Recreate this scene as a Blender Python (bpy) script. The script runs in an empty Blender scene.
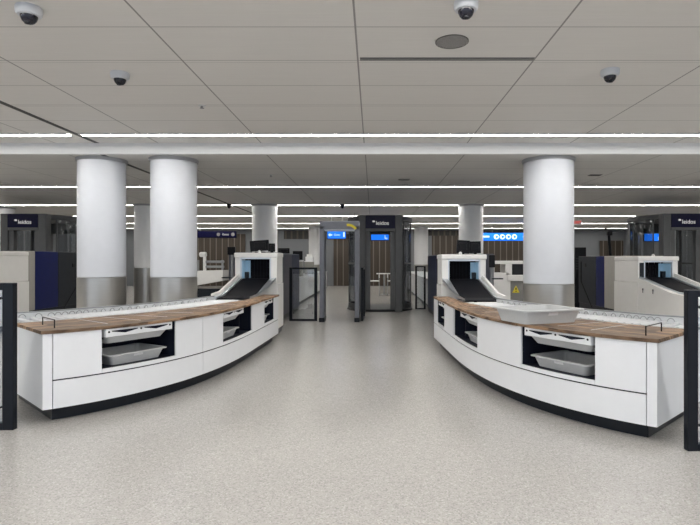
import bpy, bmesh, math, random
from mathutils import Vector, Matrix
random.seed(7)
scene = bpy.context.scene
COL = scene.collection
PI = math.pi
F = 520.0; PX0 = 373.0; PY0 = 260.0; CAMZ = 1.55

# ------------------------------------------------------------------ materials
MATS = {}
def nodes_of(m):
    m.use_nodes = True
    nt = m.node_tree
    return nt, nt.nodes, nt.links, nt.nodes['Principled BSDF']
def mat(name, col, rough=0.5, metal=0.0, var=0.04, scale=8.0, bump=0.0, stretch=None, emit=None, estr=0.0, spec=0.5):
    if name in MATS: return MATS[name]
    m = bpy.data.materials.new(name)
    nt, N, L, b = nodes_of(m)
    tc = N.new('ShaderNodeTexCoord'); mp = N.new('ShaderNodeMapping')
    L.new(tc.outputs['Object'], mp.inputs['Vector'])
    if stretch: mp.inputs['Scale'].default_value = stretch
    no = N.new('ShaderNodeTexNoise'); no.inputs['Scale'].default_value = scale; no.inputs['Detail'].default_value = 4
    L.new(mp.outputs[0], no.inputs['Vector'])
    rp = N.new('ShaderNodeValToRGB')
    rp.color_ramp.elements[0].position = 0.3; rp.color_ramp.elements[1].position = 0.7
    lo = [max(0, c*(1-var)) for c in col]; hi = [min(1, c*(1+var)) for c in col]
    rp.color_ramp.elements[0].color = (*lo, 1); rp.color_ramp.elements[1].color = (*hi, 1)
    L.new(no.outputs['Fac'], rp.inputs['Fac'])
    L.new(rp.outputs['Color'], b.inputs['Base Color'])
    b.inputs['Roughness'].default_value = rough; b.inputs['Metallic'].default_value = metal
    b.inputs['Specular IOR Level'].default_value = spec
    if emit:
        b.inputs['Emission Color'].default_value = (*emit, 1); b.inputs['Emission Strength'].default_value = estr
    if bump:
        bp = N.new('ShaderNodeBump'); bp.inputs['Strength'].default_value = bump; bp.inputs['Distance'].default_value = 0.002
        L.new(no.outputs['Fac'], bp.inputs['Height']); L.new(bp.outputs[0], b.inputs['Normal'])
    MATS[name] = m
    return m
def glass(name, tint, fac, rough=0.03):
    m = bpy.data.materials.new(name); m.use_nodes = True
    nt = m.node_tree; N = nt.nodes; L = nt.links
    N.remove(N['Principled BSDF'])
    out = N['Material Output']
    t = N.new('ShaderNodeBsdfTransparent'); t.inputs[0].default_value = (*tint, 1)
    g = N.new('ShaderNodeBsdfGlossy'); g.inputs['Roughness'].default_value = rough
    g.inputs[0].default_value = (0.9, 0.95, 1, 1)
    fr = N.new('ShaderNodeFresnel'); fr.inputs['IOR'].default_value = 1.45
    ad = N.new('ShaderNodeMath'); ad.operation = 'ADD'; ad.inputs[1].default_value = fac
    if name != 'tinted_glass': L.new(fr.outputs[0], ad.inputs[0])
    else: ad.inputs[0].default_value = 0.03
    mx = N.new('ShaderNodeMixShader')
    L.new(ad.outputs[0], mx.inputs[0]); L.new(t.outputs[0], mx.inputs[1]); L.new(g.outputs[0], mx.inputs[2])
    L.new(mx.outputs[0], out.inputs['Surface'])
    return m
def math_node(N, L, op, a, b=None, c=None):
    n = N.new('ShaderNodeMath'); n.operation = op
    for i, v in enumerate((a, b, c)):
        if v is None: continue
        if isinstance(v, (int, float)): n.inputs[i].default_value = v
        else: L.new(v, n.inputs[i])
    return n.outputs[0]

def ceiling_mat(name, base, x0, px, y0, py):
    m = bpy.data.materials.new(name); nt, N, L, b = nodes_of(m)
    tc = N.new('ShaderNodeTexCoord'); sp = N.new('ShaderNodeSeparateXYZ'); L.new(tc.outputs['Object'], sp.inputs[0])
    def seam(o, o0, p, w):
        t = math_node(N, L, 'SUBTRACT', o, o0 - w/2)
        t = math_node(N, L, 'FLOORED_MODULO', t, p)
        return math_node(N, L, 'LESS_THAN', t, w)
    sx = seam(sp.outputs['X'], x0, px, 0.017)
    sy = seam(sp.outputs['Y'], y0, py, 0.014)
    sy2 = seam(sp.outputs['Y'], y0 + py*1.08, py*2, 0.009)
    sy2 = math_node(N, L, 'MULTIPLY', sy2, 0.5)
    sy = math_node(N, L, 'MULTIPLY', sy, 0.68)
    s = math_node(N, L, 'MAXIMUM', sx, sy); s = math_node(N, L, 'MAXIMUM', s, sy2)
    mp = N.new('ShaderNodeMapping'); mp.inputs['Scale'].default_value = (0.7, 14, 1)
    L.new(tc.outputs['Object'], mp.inputs[0])
    no = N.new('ShaderNodeTexNoise'); no.inputs['Scale'].default_value = 3; no.inputs['Detail'].default_value = 3
    L.new(mp.outputs[0], no.inputs['Vector'])
    rp = N.new('ShaderNodeValToRGB')
    rp.color_ramp.elements[0].color = (*[c*0.955 for c in base], 1); rp.color_ramp.elements[1].color = (*[c*1.045 for c in base], 1)
    L.new(no.outputs['Fac'], rp.inputs[0])
    mx = N.new('ShaderNodeMixRGB'); mx.inputs[2].default_value = (0.10, 0.10, 0.095, 1)
    f = math_node(N, L, 'MULTIPLY', s, 0.7)
    L.new(f, mx.inputs[0]); L.new(rp.outputs[0], mx.inputs[1])
    L.new(mx.outputs[0], b.inputs['Base Color']); b.inputs['Roughness'].default_value = 0.6
    return m
def floor_mat():
    m = bpy.data.materials.new('terrazzo'); nt, N, L, b = nodes_of(m)
    tc = N.new('ShaderNodeTexCoord')
    v = N.new('ShaderNodeTexVoronoi'); v.inputs['Scale'].default_value = 110
    L.new(tc.outputs['Object'], v.inputs['Vector'])
    r1 = N.new('ShaderNodeValToRGB'); e = r1.color_ramp.elements
    e[0].position = 0.0; e[0].color = (0.30, 0.288, 0.278, 1)
    e[1].position = 1.0; e[1].color = (0.52, 0.50, 0.485, 1)
    e2 = r1.color_ramp.elements.new(0.35); e2.color = (0.405, 0.388, 0.373, 1)
    e3 = r1.color_ramp.elements.new(0.85); e3.color = (0.42, 0.403, 0.388, 1)
    sp = N.new('ShaderNodeSeparateColor'); L.new(v.outputs['Color'], sp.inputs[0])
    L.new(sp.outputs[0], r1.inputs[0])
    n = N.new('ShaderNodeTexNoise'); n.inputs['Scale'].default_value = 0.6; n.inputs['Detail'].default_value = 3
    L.new(tc.outputs['Object'], n.inputs['Vector'])
    r2 = N.new('ShaderNodeValToRGB'); r2.color_ramp.elements[0].color = (0.93, 0.93, 0.93, 1); r2.color_ramp.elements[1].color = (1.04, 1.04, 1.03, 1)
    L.new(n.outputs['Fac'], r2.inputs[0])
    mx = N.new('ShaderNodeMixRGB'); mx.blend_type = 'MULTIPLY'; mx.inputs[0].default_value = 1
    L.new(r1.outputs[0], mx.inputs[1]); L.new(r2.outputs[0], mx.inputs[2])
    L.new(mx.outputs[0], b.inputs['Base Color'])
    b.inputs['Roughness'].default_value = 0.24; b.inputs['Specular IOR Level'].default_value = 0.5
    return m
def wood_mat():
    m = bpy.data.materials.new('walnut_worktop'); nt, N, L, b = nodes_of(m)
    uv = N.new('ShaderNodeUVMap'); uv.uv_map = 'UVMap'
    mp = N.new('ShaderNodeMapping'); mp.inputs['Scale'].default_value = (2.0, 14, 1); L.new(uv.outputs[0], mp.inputs[0])
    n = N.new('ShaderNodeTexNoise'); n.inputs['Scale'].default_value = 2.2; n.inputs['Detail'].default_value = 6; n.inputs['Distortion'].default_value = 0.6
    L.new(mp.outputs[0], n.inputs['Vector'])
    r = N.new('ShaderNodeValToRGB'); e = r.color_ramp.elements
    e[0].position = 0.34; e[0].color = (0.075, 0.044, 0.027, 1); e[1].position = 0.66; e[1].color = (0.36, 0.24, 0.155, 1)
    L.new(n.outputs['Fac'], r.inputs[0])
    br = N.new('ShaderNodeTexBrick'); br.inputs['Scale'].default_value = 1
    br.inputs['Brick Width'].default_value = 0.55; br.inputs['Row Height'].default_value = 0.12; br.inputs['Mortar Size'].default_value = 0.002
    br.inputs['Color1'].default_value = (0.55, 0.55, 0.56, 1); br.inputs['Color2'].default_value = (1.35, 1.3, 1.24, 1); br.inputs['Mortar'].default_value = (0.4, 0.4, 0.4, 1)
    L.new(uv.outputs[0], br.inputs['Vector'])
    mx = N.new('ShaderNodeMixRGB'); mx.blend_type = 'MULTIPLY'; mx.inputs[0].default_value = 1
    L.new(r.outputs[0], mx.inputs[1]); L.new(br.outputs['Color'], mx.inputs[2])
    L.new(mx.outputs[0], b.inputs['Base Color']); b.inputs['Roughness'].default_value = 0.5; b.inputs['Specular IOR Level'].default_value = 0.2
    return m
def slat_mat(name, light, dark, p, frac=0.25):
    m = bpy.data.materials.new(name); nt, N, L, b = nodes_of(m)
    tc = N.new('ShaderNodeTexCoord'); sp = N.new('ShaderNodeSeparateXYZ'); L.new(tc.outputs['Object'], sp.inputs[0])
    t = math_node(N, L, 'FLOORED_MODULO', sp.outputs['X'], p)
    t = math_node(N, L, 'LESS_THAN', t, p*frac)
    n = N.new('ShaderNodeTexNoise'); n.inputs['Scale'].default_value = 3
    mp = N.new('ShaderNodeMapping'); mp.inputs['Scale'].default_value = (3, 1, 0.3); L.new(tc.outputs['Object'], mp.inputs[0]); L.new(mp.outputs[0], n.inputs['Vector'])
    mx0 = N.new('ShaderNodeMixRGB'); mx0.inputs[1].default_value = (*dark, 1); mx0.inputs[2].default_value = (*[c*1.8 for c in dark], 1)
    L.new(n.outputs['Fac'], mx0.inputs[0])
    mx = N.new('ShaderNodeMixRGB'); mx.inputs[2].default_value = (*light, 1)
    L.new(t, mx.inputs[0]); L.new(mx0.outputs[0], mx.inputs[1]); L.new(mx.outputs[0], b.inputs['Base Color'])
    b.inputs['Roughness'].default_value = 0.55
    return m
def steel_mat():
    m = bpy.data.materials.new('brushed_steel'); nt, N, L, b = nodes_of(m)
    tc = N.new('ShaderNodeTexCoord'); mp = N.new('ShaderNodeMapping'); mp.inputs['Scale'].default_value = (1, 1, 60); L.new(tc.outputs['Object'], mp.inputs[0])
    n = N.new('ShaderNodeTexNoise'); n.inputs['Scale'].default_value = 4; L.new(mp.outputs[0], n.inputs['Vector'])
    r = N.new('ShaderNodeValToRGB'); r.color_ramp.elements[0].color = (0.40, 0.385, 0.36, 1); r.color_ramp.elements[1].color = (0.5, 0.485, 0.455, 1)
    L.new(n.outputs['Fac'], r.inputs[0]); L.new(r.outputs[0], b.inputs['Base Color'])
    b.inputs['Metallic'].default_value = 0.9; b.inputs['Roughness'].default_value = 0.3
    b.inputs['Anisotropic'].default_value = 0.6
    return m

WHITE = mat('white_laminate', (0.80, 0.815, 0.84), 0.28, var=0.01, spec=0.5)
OFFW = mat('machine_white', (0.83, 0.82, 0.80), 0.4, var=0.015)
BEIGE = mat('beige_metal', (0.36, 0.345, 0.32), 0.45, var=0.03)
SLATE = mat('slate_metal', (0.014, 0.018, 0.024), 0.4, var=0.1, spec=0.25)
SLATEL = mat('slate_grey_metal', (0.085, 0.09, 0.115), 0.4, var=0.06, spec=0.3)
NAVY = mat('navy_metal', (0.001, 0.006, 0.075), 0.35, var=0.08, spec=0.25)
NAVYD = mat('dull_navy_metal', (0.016, 0.024, 0.07), 0.4, var=0.08, spec=0.25)
BLACK = mat('black_powdercoat', (0.004, 0.006, 0.011), 0.4, var=0.1, spec=0.25)
PLINTH = mat('black_plinth', (0.006, 0.009, 0.014), 0.35, var=0.1, spec=0.25)
CAVITY = mat('dark_cabinet_inside', (0.006, 0.008, 0.018), 0.6, var=0.1, spec=0.2)
RUBBER = mat('belt_rubber', (0.006, 0.006, 0.009), 0.7, var=0.2, scale=40, bump=0.2, spec=0.12)
BINM = mat('bin_plastic', (0.52, 0.53, 0.535), 0.5, var=0.03, bump=0.1, scale=60)
TRAYW = mat('tray_plastic', (0.80, 0.815, 0.83), 0.42, var=0.02)
LABEL = mat('paper_label', (0.78, 0.78, 0.78), 0.5, var=0.03)
CHROME = mat('roller_steel', (0.58, 0.59, 0.61), 0.4, 0.15, var=0.04)
RAILW = mat('white_rail', (0.64, 0.655, 0.67), 0.35, var=0.03)
GREYM = mat('grey_metal', (0.30, 0.31, 0.32), 0.38, 0.5, var=0.05)
ALU = mat('aluminium', (0.62, 0.66, 0.70), 0.28, 0.7, var=0.05)
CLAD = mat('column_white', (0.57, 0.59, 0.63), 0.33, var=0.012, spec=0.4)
CLADLIT = mat('column_white_lit', (0.86, 0.87, 0.89), 0.4, var=0.01)  # paler copy of the column white, extra light painted into its colour
COLLAR = mat('column_collar_grey', (0.36, 0.37, 0.38), 0.5, var=0.03)
STEEL = steel_mat()
SCAN = mat('scanner_grey', (0.10, 0.104, 0.108), 0.45, var=0.05, spec=0.3)
SCAND = mat('scanner_dark', (0.02, 0.022, 0.025), 0.4, var=0.08, spec=0.25)
SIGNN = mat('sign_navy', (0.003, 0.003, 0.028), 0.35, var=0.05, spec=0.2)
TXT = mat('white_lettering', (0.85, 0.85, 0.85), 0.5, var=0.01, emit=(1, 1, 1), estr=0.25)
BLUE = mat('lit_blue_panel', (0.01, 0.16, 0.75), 0.4, var=0.05, emit=(0.005, 0.19, 1.0), estr=0.85)
LITW = mat('lit_white_graphic', (0.8, 0.9, 0.95), 0.5, var=0.01, emit=(0.55, 0.85, 1.0), estr=0.75)
GLOWB = mat('tunnel_painted_glow', (0.25, 0.36, 0.46), 0.3, var=0.06, emit=(0.30, 0.52, 0.72), estr=0.22)  # weak emission paints the bluish light inside the tunnel, no lamp
LIGHT = mat('light_diffuser', (0.9, 0.9, 0.88), 0.5, var=0.005, emit=(1.0, 0.975, 0.93), estr=46.0)
LIGHT2 = mat('far_light_diffuser', (0.9, 0.9, 0.88), 0.5, var=0.005, emit=(1.0, 0.96, 0.89), estr=31.0)
CAMW = mat('camera_housing', (0.62, 0.64, 0.67), 0.4, var=0.02)
DOME = mat('camera_dome', (0.012, 0.012, 0.02), 0.12, var=0.1)
SPK = mat('speaker_grille', (0.27, 0.265, 0.26), 0.6, var=0.2, scale=120)
DARKGAP = mat('dark_slot', (0.035, 0.035, 0.033), 0.6, var=0.1)
VENTM = mat('slot_diffuser_grey', (0.13, 0.13, 0.125), 0.5, var=0.1)
SOFFIT = mat('soffit_paint', (0.66, 0.67, 0.68), 0.5, var=0.01)
WALLG = mat('grey_wall_paint', (0.17, 0.18, 0.195), 0.6, var=0.04, scale=1)
YELLOW = mat('yellow_plastic', (0.75, 0.62, 0.04), 0.45, var=0.06)
RED = mat('exit_red', (0.7, 0.03, 0.02), 0.5, var=0.02, emit=(1, 0.08, 0.05), estr=0.8)
TVB = mat('black_plastic', (0.004, 0.004, 0.006), 0.35, var=0.1, spec=0.2)
MIDG = mat('mid_grey_panel', (0.24, 0.235, 0.22), 0.5, var=0.04)
MDG = mat('detector_grey', (0.19, 0.20, 0.235), 0.45, var=0.04, spec=0.35)
WOOD = wood_mat()
SLATW = slat_mat('walnut_slats', (0.17, 0.148, 0.125), (0.038, 0.029, 0.022), 0.36, 0.16)
SLATD = slat_mat('dark_louvres', (0.075, 0.065, 0.05), (0.02, 0.019, 0.018), 0.35, 0.3)
GLASS = glass('clear_glass', (0.93, 0.95, 0.96), 0.03)
GLASSD = glass('tinted_glass', (0.72, 0.73, 0.74), 0.04)

# ------------------------------------------------------------------ mesh helpers
def B(): return bmesh.new()
def box(bm, x0, x1, y0, y1, z0, z1, bev=0.0, seg=2):
    r = bmesh.ops.create_cube(bm, size=1.0)
    vs = r['verts']
    for v in vs:
        v.co = Vector((x0 + (v.co.x+.5)*(x1-x0), y0 + (v.co.y+.5)*(y1-y0), z0 + (v.co.z+.5)*(z1-z0)))
    if bev:
        es = list({e for v in vs for e in v.link_edges})
        bmesh.ops.bevel(bm, geom=es, offset=bev, segments=seg, profile=0.5, affect='EDGES')
    return bm
def tube(bm, p0, p1, r, n=12, r2=None):
    p0 = Vector(p0); p1 = Vector(p1); d = p1 - p0
    M = Matrix.Translation((p0+p1)/2) @ d.to_track_quat('Z', 'Y').to_matrix().to_4x4()
    bmesh.ops.create_cone(bm, cap_ends=True, segments=n, radius1=r, radius2=r if r2 is None else r2, depth=d.length, matrix=M)
    return bm
def lathe(bm, prof, n=32, cx=0, cy=0, cap=True):
    rings = []
    for r, z in prof:
        rings.append([bm.verts.new((cx + r*math.cos(2*PI*k/n), cy + r*math.sin(2*PI*k/n), z)) for k in range(n)])
    for a, b in zip(rings, rings[1:]):
        for k in range(n):
            bm.faces.new((a[k], a[(k+1) % n], b[(k+1) % n], b[k]))
    if cap:
        bm.faces.new(rings[0]); bm.faces.new(rings[-1])
    return bm
def prism(bm, poly, axis, a, b):
    """extrude a 2-D polygon along axis 'x','y' or 'z' between a and b"""
    def P(u, v, t):
        return {'x': (t, u, v), 'y': (u, t, v), 'z': (u, v, t)}[axis]
    A = [bm.verts.new(P(u, v, a)) for u, v in poly]; Bv = [bm.verts.new(P(u, v, b)) for u, v in poly]
    n = len(poly)
    bm.faces.new(A); bm.faces.new(Bv)
    for k in range(n): bm.faces.new((A[k], A[(k+1) % n], Bv[(k+1) % n], Bv[k]))
    return bm
def arcwall(bm, cx, cy, r0, r1, a0, a1, z0, z1, n=20):
    prev = None; first = None
    for k in range(n+1):
        a = a0 + (a1-a0)*k/n
        c, s = math.cos(a), math.sin(a)
        ring = [bm.verts.new((cx+r*c, cy+r*s, z)) for r, z in ((r0, z0), (r1, z0), (r1, z1), (r0, z1))]
        if prev:
            for i in range(4): bm.faces.new((prev[i], prev[(i+1) % 4], ring[(i+1) % 4], ring[i]))
        else: first = ring
        prev = ring
    bm.faces.new(first); bm.faces.new(prev)
    return bm
def obj(name, bm, m, parent=None, smooth=False, loc=None):
    bmesh.ops.recalc_face_normals(bm, faces=bm.faces)
    me = bpy.data.meshes.new(name); bm.to_mesh(me); bm.free()
    me.materials.append(m)
    if smooth:
        me.polygons.foreach_set('use_smooth', [True]*len(me.polygons))
        try: me.set_sharp_from_angle(angle=math.radians(40))
        except Exception: pass
    o = bpy.data.objects.new(name, me); COL.objects.link(o)
    if parent is not None: o.parent = parent
    if loc: o.location = loc
    return o
def tag(o, label, cat, group=None):
    o['label'] = label; o['category'] = cat
    if group: o['group'] = group
    return o
def thing(name, label, cat, loc=(0, 0, 0), rz=0, group=None):
    o = bpy.data.objects.new(name, None); COL.objects.link(o)
    o.empty_display_size = 0.1
    o.location = loc; o.rotation_euler = (0, 0, rz)
    return tag(o, label, cat, group)
def struct(name, bm, m):
    o = obj(name, bm, m); o['kind'] = 'structure'; return o
def dup(root, loc, rz=0, label=None):
    r = root.copy(); COL.objects.link(r); r.location = loc; r.rotation_euler = (0, 0, rz)
    if label: r['label'] = label
    for ch in list(root.children):
        c = ch.copy(); COL.objects.link(c); c.parent = r
        for g in list(ch.children):
            d = g.copy(); COL.objects.link(d); d.parent = c
    return r
def text(name, s, size, m, parent, loc, rot=(PI/2, 0, 0), ext=0.002, off=0.0):
    cu = bpy.data.curves.new(name, 'FONT'); cu.body = s; cu.size = size; cu.extrude = ext; cu.offset = off
    cu.align_x = 'CENTER'; cu.align_y = 'CENTER'
    t = bpy.data.objects.new('tmp', cu); COL.objects.link(t)
    bpy.context.view_layer.update()
    dg = bpy.context.evaluated_depsgraph_get()
    me = bpy.data.meshes.new_from_object(t.evaluated_get(dg))
    bpy.data.objects.remove(t); bpy.data.curves.remove(cu)
    me.name = name; me.materials.clear(); me.materials.append(m)
    o = bpy.data.objects.new(name, me); COL.objects.link(o); o.parent = parent
    o.location = loc; o.rotation_euler = rot
    return o

# ------------------------------------------------------------------ the setting
ZF, ZR, YS = 3.527, 3.37, 8.886      # front ceiling, rear ceiling, soffit step
XL, XR, YB = -17.0, 15.0, 31.0
struct('floor', box(B(), XL, XR, -4, YB, -0.1, 0), floor_mat())
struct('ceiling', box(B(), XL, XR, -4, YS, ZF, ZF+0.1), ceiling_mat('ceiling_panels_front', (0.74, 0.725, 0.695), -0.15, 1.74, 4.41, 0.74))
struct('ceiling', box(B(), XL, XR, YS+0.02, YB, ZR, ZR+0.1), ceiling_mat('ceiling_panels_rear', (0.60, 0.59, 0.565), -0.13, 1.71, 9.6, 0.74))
sb = B()
prism(sb, [(YS-0.10, ZF), (YS-0.085, ZF-0.05), (YS-0.02, ZR-0.012), (YS+0.05, ZR-0.012), (YS+0.05, ZF), ], 'x', XL, XR)
struct('trim_1', sb, SOFFIT)
struct('wall_back', box(B(), XL, XR, YB, YB+0.15, 0, ZR), WALLG)
struct('wall_left', box(B(), XL-0.15, XL, -4, YB, 0, ZF), WALLG)
struct('wall_right', box(B(), XR, XR+0.15, -4, YB, 0, ZF), WALLG)
n_trim = 2
def trim(bm, m):
    global n_trim
    o = struct('trim_%d' % n_trim, bm, m); n_trim += 1; return o
# dark ceiling expansion gap running away from the camera
trim(box(B(), -4.70, -4.62, -4, YS-0.11, ZF-0.003, ZF), DARKGAP)
trim(box(B(), -4.72, -4.64, YS+0.06, YB, ZR-0.003, ZR), DARKGAP)
# slatted wood and louvre bands on the far wall
for x0, x1, z0, z1, m in ((-11.2, -7.6, 0.02, 3.1, SLATW), (-2.35, -1.45, 0.02, 3.1, SLATW), (-0.2, 1.9, 0.02, 3.1, SLATW),
                          (3.5, 9.6, 0.02, 3.0, SLATW), (-5.3, -3.7, 2.8, 3.3, SLATD), (13.5, 14.9, 0.02, 2.7, SLATW), (3.0, 9.6, 3.0, 3.3, SLATD)):
    trim(box(B(), x0, x1, YB-0.05, YB, z0, z1), m)

# ------------------------------------------------------------------ ceiling fittings
def linear_light(x0, x1, y, z, label, w=0.105, m=None):
    t = thing('linear_light', label, 'light', ((x0+x1)/2, y, z), 0, 'recessed linear ceiling lights')
    h = (x1-x0)/2
    obj('diffuser', box(B(), -h, h, -w/2, w/2, -0.012, 0), m or LIGHT, t)
    fb = B(); box(fb, -h-0.02, h+0.02, -w/2-0.02, -w/2, -0.016, 0); box(fb, -h-0.02, h+0.02, w/2, w/2+0.02, -0.016, 0)
    obj('frame', fb, SOFFIT, t)
linear_light(-4.58, 14.5, 8.19, ZF, 'long bright ceiling light strip nearest the camera, just before the soffit step')
linear_light(-16.5, -4.80, 8.19, ZF, 'short bright ceiling light strip at upper left, left of the dark ceiling gap')
linear_light(-16.5, 14.5, 3.55, ZF, 'ceiling light strip overhead, above the near ends of the counters')
linear_light(-16.5, 14.5, -0.9, ZF, 'ceiling light strip behind the viewpoint')
for i, (y, w_) in enumerate(((12.84, 'first ceiling light strip behind the soffit step, crossing the white columns'),
                       (17.17, 'second ceiling light strip behind the step, above the body scanners'),
                       (21.4, 'third ceiling light strip behind the step, beyond the body scanners'),
                       (25.7, 'fourth ceiling light strip behind the step, far down the hall'),
                       (29.7, 'farthest ceiling light strip, close to the slatted back wall'))):
    linear_light(-16.5, 14.5, y, ZR, w_, 0.09, LIGHT2)

def dome_camera(px, py, label, first=[]):
    R = ZF-CAMZ; Y = R*F/(PY0-py); X = (px-PX0)/F*Y
    if first:
        return dup(first[0], (X, Y, ZF), 0, label)
    t = thing('dome_camera', label, 'security camera', (X, Y, ZF), 0, 'white dome cameras on the ceiling')
    obj('housing', lathe(B(), [(0.092, 0), (0.095, -0.012), (0.093, -0.05), (0.080, -0.066), (0.05, -0.07)], 40), CAMW, t, True)
    d = obj('dome', lathe(B(), [(0.062, -0.064), (0.060, -0.082), (0.050, -0.105), (0.034, -0.122), (0.012, -0.130)], 32), DOME, t, True)
    obj('lens', lathe(B(), [(0.022, -0.118), (0.020, -0.135), (0.012, -0.137)], 20, 0, -0.02), BLACK, d, True)
    first.append(t); return t
dome_camera(29, 7.5, 'white dome security camera in the upper left corner of the ceiling')
dome_camera(120, 73, 'white dome camera above the two left columns, farther than the corner one')
dome_camera(466, 2, 'white dome camera at the top edge beside the round ceiling speaker')
dome_camera(610, 70, 'white dome camera at right of the ceiling, beyond the slot diffuser')
# speaker and slot diffuser
def cpt(px, py, Z=ZF):
    R = Z-CAMZ; Y = R*F/(PY0-py); return (px-PX0)/F*Y, Y
X, Y = cpt(452, 41.5)
t = thing('ceiling_speaker', 'round grey ceiling speaker grille beside the slot diffuser', 'speaker', (X, Y, ZF))
obj('grille', lathe(B(), [(0.14, 0), (0.14, -0.004), (0.05, -0.007), (0.005, -0.008)], 48), SPK, t, True)
obj('rim', lathe(B(), [(0.141, 0), (0.15, 0), (0.15, -0.007), (0.141, -0.007)], 48, cap=False), VENTM, t)
X, Y = cpt(360, 59.0); X2, _ = cpt(534, 58.5)
t = thing('air_diffuser', 'long dark linear slot diffuser in the ceiling beside the round speaker', 'air vent', ((X+X2)/2, Y, ZF))
h = (X2-X)/2
obj('slot', box(B(), -h, h, -0.04, 0.0, -0.003, 0), VENTM, t)
obj('blade', box(B(), -h, h, 0.0, 0.03, -0.008, 0), SPK, t)
def sprinkler(px, py, Z, label):
    X, Y = cpt(px, py, Z)
    t = thing('sprinkler', label, 'sprinkler', (X, Y, Z+0.001), 0, 'small ceiling sprinklers')
    obj('cover_plate', lathe(B(), [(0.05, 0), (0.05, -0.006), (0.02, -0.009)], 24), SOFFIT, t, True)
    obj('head', lathe(B(), [(0.014, -0.006), (0.014, -0.03), (0.028, -0.034), (0.028, -0.038)], 16), GREYM, t, True)
sprinkler(202, 105.5, ZF, 'small sprinkler head on the near ceiling right of the left dome cameras')
sprinkler(271, 175, ZR, 'small sprinkler head on the lower ceiling between the left columns and scanner')
for px, py, l in ((404, 179.5, 'small flat grey ceiling grille in front of the centre scanner'), (595, 175, 'small flat grey ceiling grille right of the right column')):
    X, Y = cpt(px, py, ZR)
    t = thing('ceiling_grille', l, 'vent', (X, Y, ZR), 0, 'small flat ceiling grilles')
    obj('plate', box(B(), -0.13, 0.13, -0.08, 0.08, -0.01, 0, 0.003), VENTM, t)
    sl = B()
    for k in range(4): box(sl, -0.11, 0.11, -0.062+k*0.036, -0.048+k*0.036, -0.013, -0.01)
    obj('louvres', sl, DARKGAP, t)
for px, Y, l in ((343, 17.35, 'small black dome camera on the second light strip left of the centre scanner'),
                 (232, 17.35, 'small black dome camera under the second light strip above the left x-ray machine'),
                 (603, 29.5, 'tiny black dome camera on the farthest light strip at right')):
    t = thing('black_dome_camera', l, 'security camera', ((px-PX0)/F*Y, Y-0.36, ZR), 0, 'small black dome cameras under the far ceiling')
    obj('mount', lathe(B(), [(0.07, 0), (0.07, -0.05), (0.06, -0.055)], 24), TVB, t, True)
    obj('dome', lathe(B(), [(0.06, -0.05), (0.052, -0.10), (0.03, -0.13), (0.008, -0.14)], 24), DOME, t, True)

# ------------------------------------------------------------------ columns
def column(X, Y, r, zm, label):
    t = thing('column', label, 'column', (X, Y, 0), 0, 'round white columns with steel bases')
    obj('steel_base', lathe(B(), [(r+0.004, 0), (r+0.004, zm), (r-0.01, zm+0.004)], 64), STEEL, t, True)
    obj('cladding', lathe(B(), [(r-0.012, zm), (r, zm+0.012), (r, ZR-0.05), (r-0.01, ZR-0.05)], 64), CLADLIT if Y > 15 else CLAD, t, True)  # distant columns get the copy with light painted in
    obj('collar', lathe(B(), [(r-0.02, ZR-0.06), (r+0.02, ZR-0.052), (r+0.03, ZR)], 64), COLLAR, t, True)
column(-4.93, 9.46, 0.40, 1.24, 'thick white column with steel base, leftmost behind the left counter')
column(-3.62, 9.46, 0.40, 1.24, 'white column with steel base right behind the left roller conveyor, second from left')
column(3.19, 9.46, 0.44, 1.12, 'big white column with steel base behind the grey bin on the right counter')
column(-7.47, 17.2, 0.40, 1.29, 'farther white column seen between the two near left columns')
column(-3.58, 17.2, 0.41, 1.29, 'far white column rising behind the left x-ray machine')
column(3.24, 17.2, 0.40, 1.29, 'far white column rising behind the right x-ray machine and its two monitors')
column(-3.15, 28.6, 0.38, 1.29, 'most distant white column, left of the metal detector arch')
column(2.65, 28.6, 0.38, 1.29, 'most distant white column, just right of the centre scanner')
column(-12.9, 18.0, 0.42, 1.29, 'white column at the left edge beyond the left body scanner')

# ------------------------------------------------------------------ the two curved counters
S0, S1, DS = 0.1, 5.6, 0.02
T0, SS, PP, T1 = 56, 4.0, 2.0, 2.0
_front = []
_x, _y = -3.2, 4.85
for i in range(0, int(6.2/DS)):
    s = i*DS
    th = math.radians(T1 + (T0-T1)*max(0, 1-s/SS)**PP)
    _front.append((_x, _y, th)); _x += math.sin(th)*DS; _y += math.cos(th)*DS
MX, MDY = -0.355, -0.5
def frame(s):
    i = max(0, min(len(_front)-2, int(s/DS))); f = s/DS - i
    a, b = _front[i], _front[i+1]
    return a[0]+(b[0]-a[0])*f, a[1]+(b[1]-a[1])*f, a[2]+(b[2]-a[2])*f
def pt(s, d, side):
    x, y, th = frame(s); th = min(th, math.radians(43))
    x -= d*math.cos(th); y += d*math.sin(th)
    if side > 0: return (2*MX-x, y+MDY)
    return (x, y)
def rot(s, side):
    th = min(frame(s)[2], math.radians(43))
    # local +y = inward normal
    nx, ny = -math.cos(th), math.sin(th)
    if side > 0: nx = -nx
    return math.atan2(ny, nx) - PI/2
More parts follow.
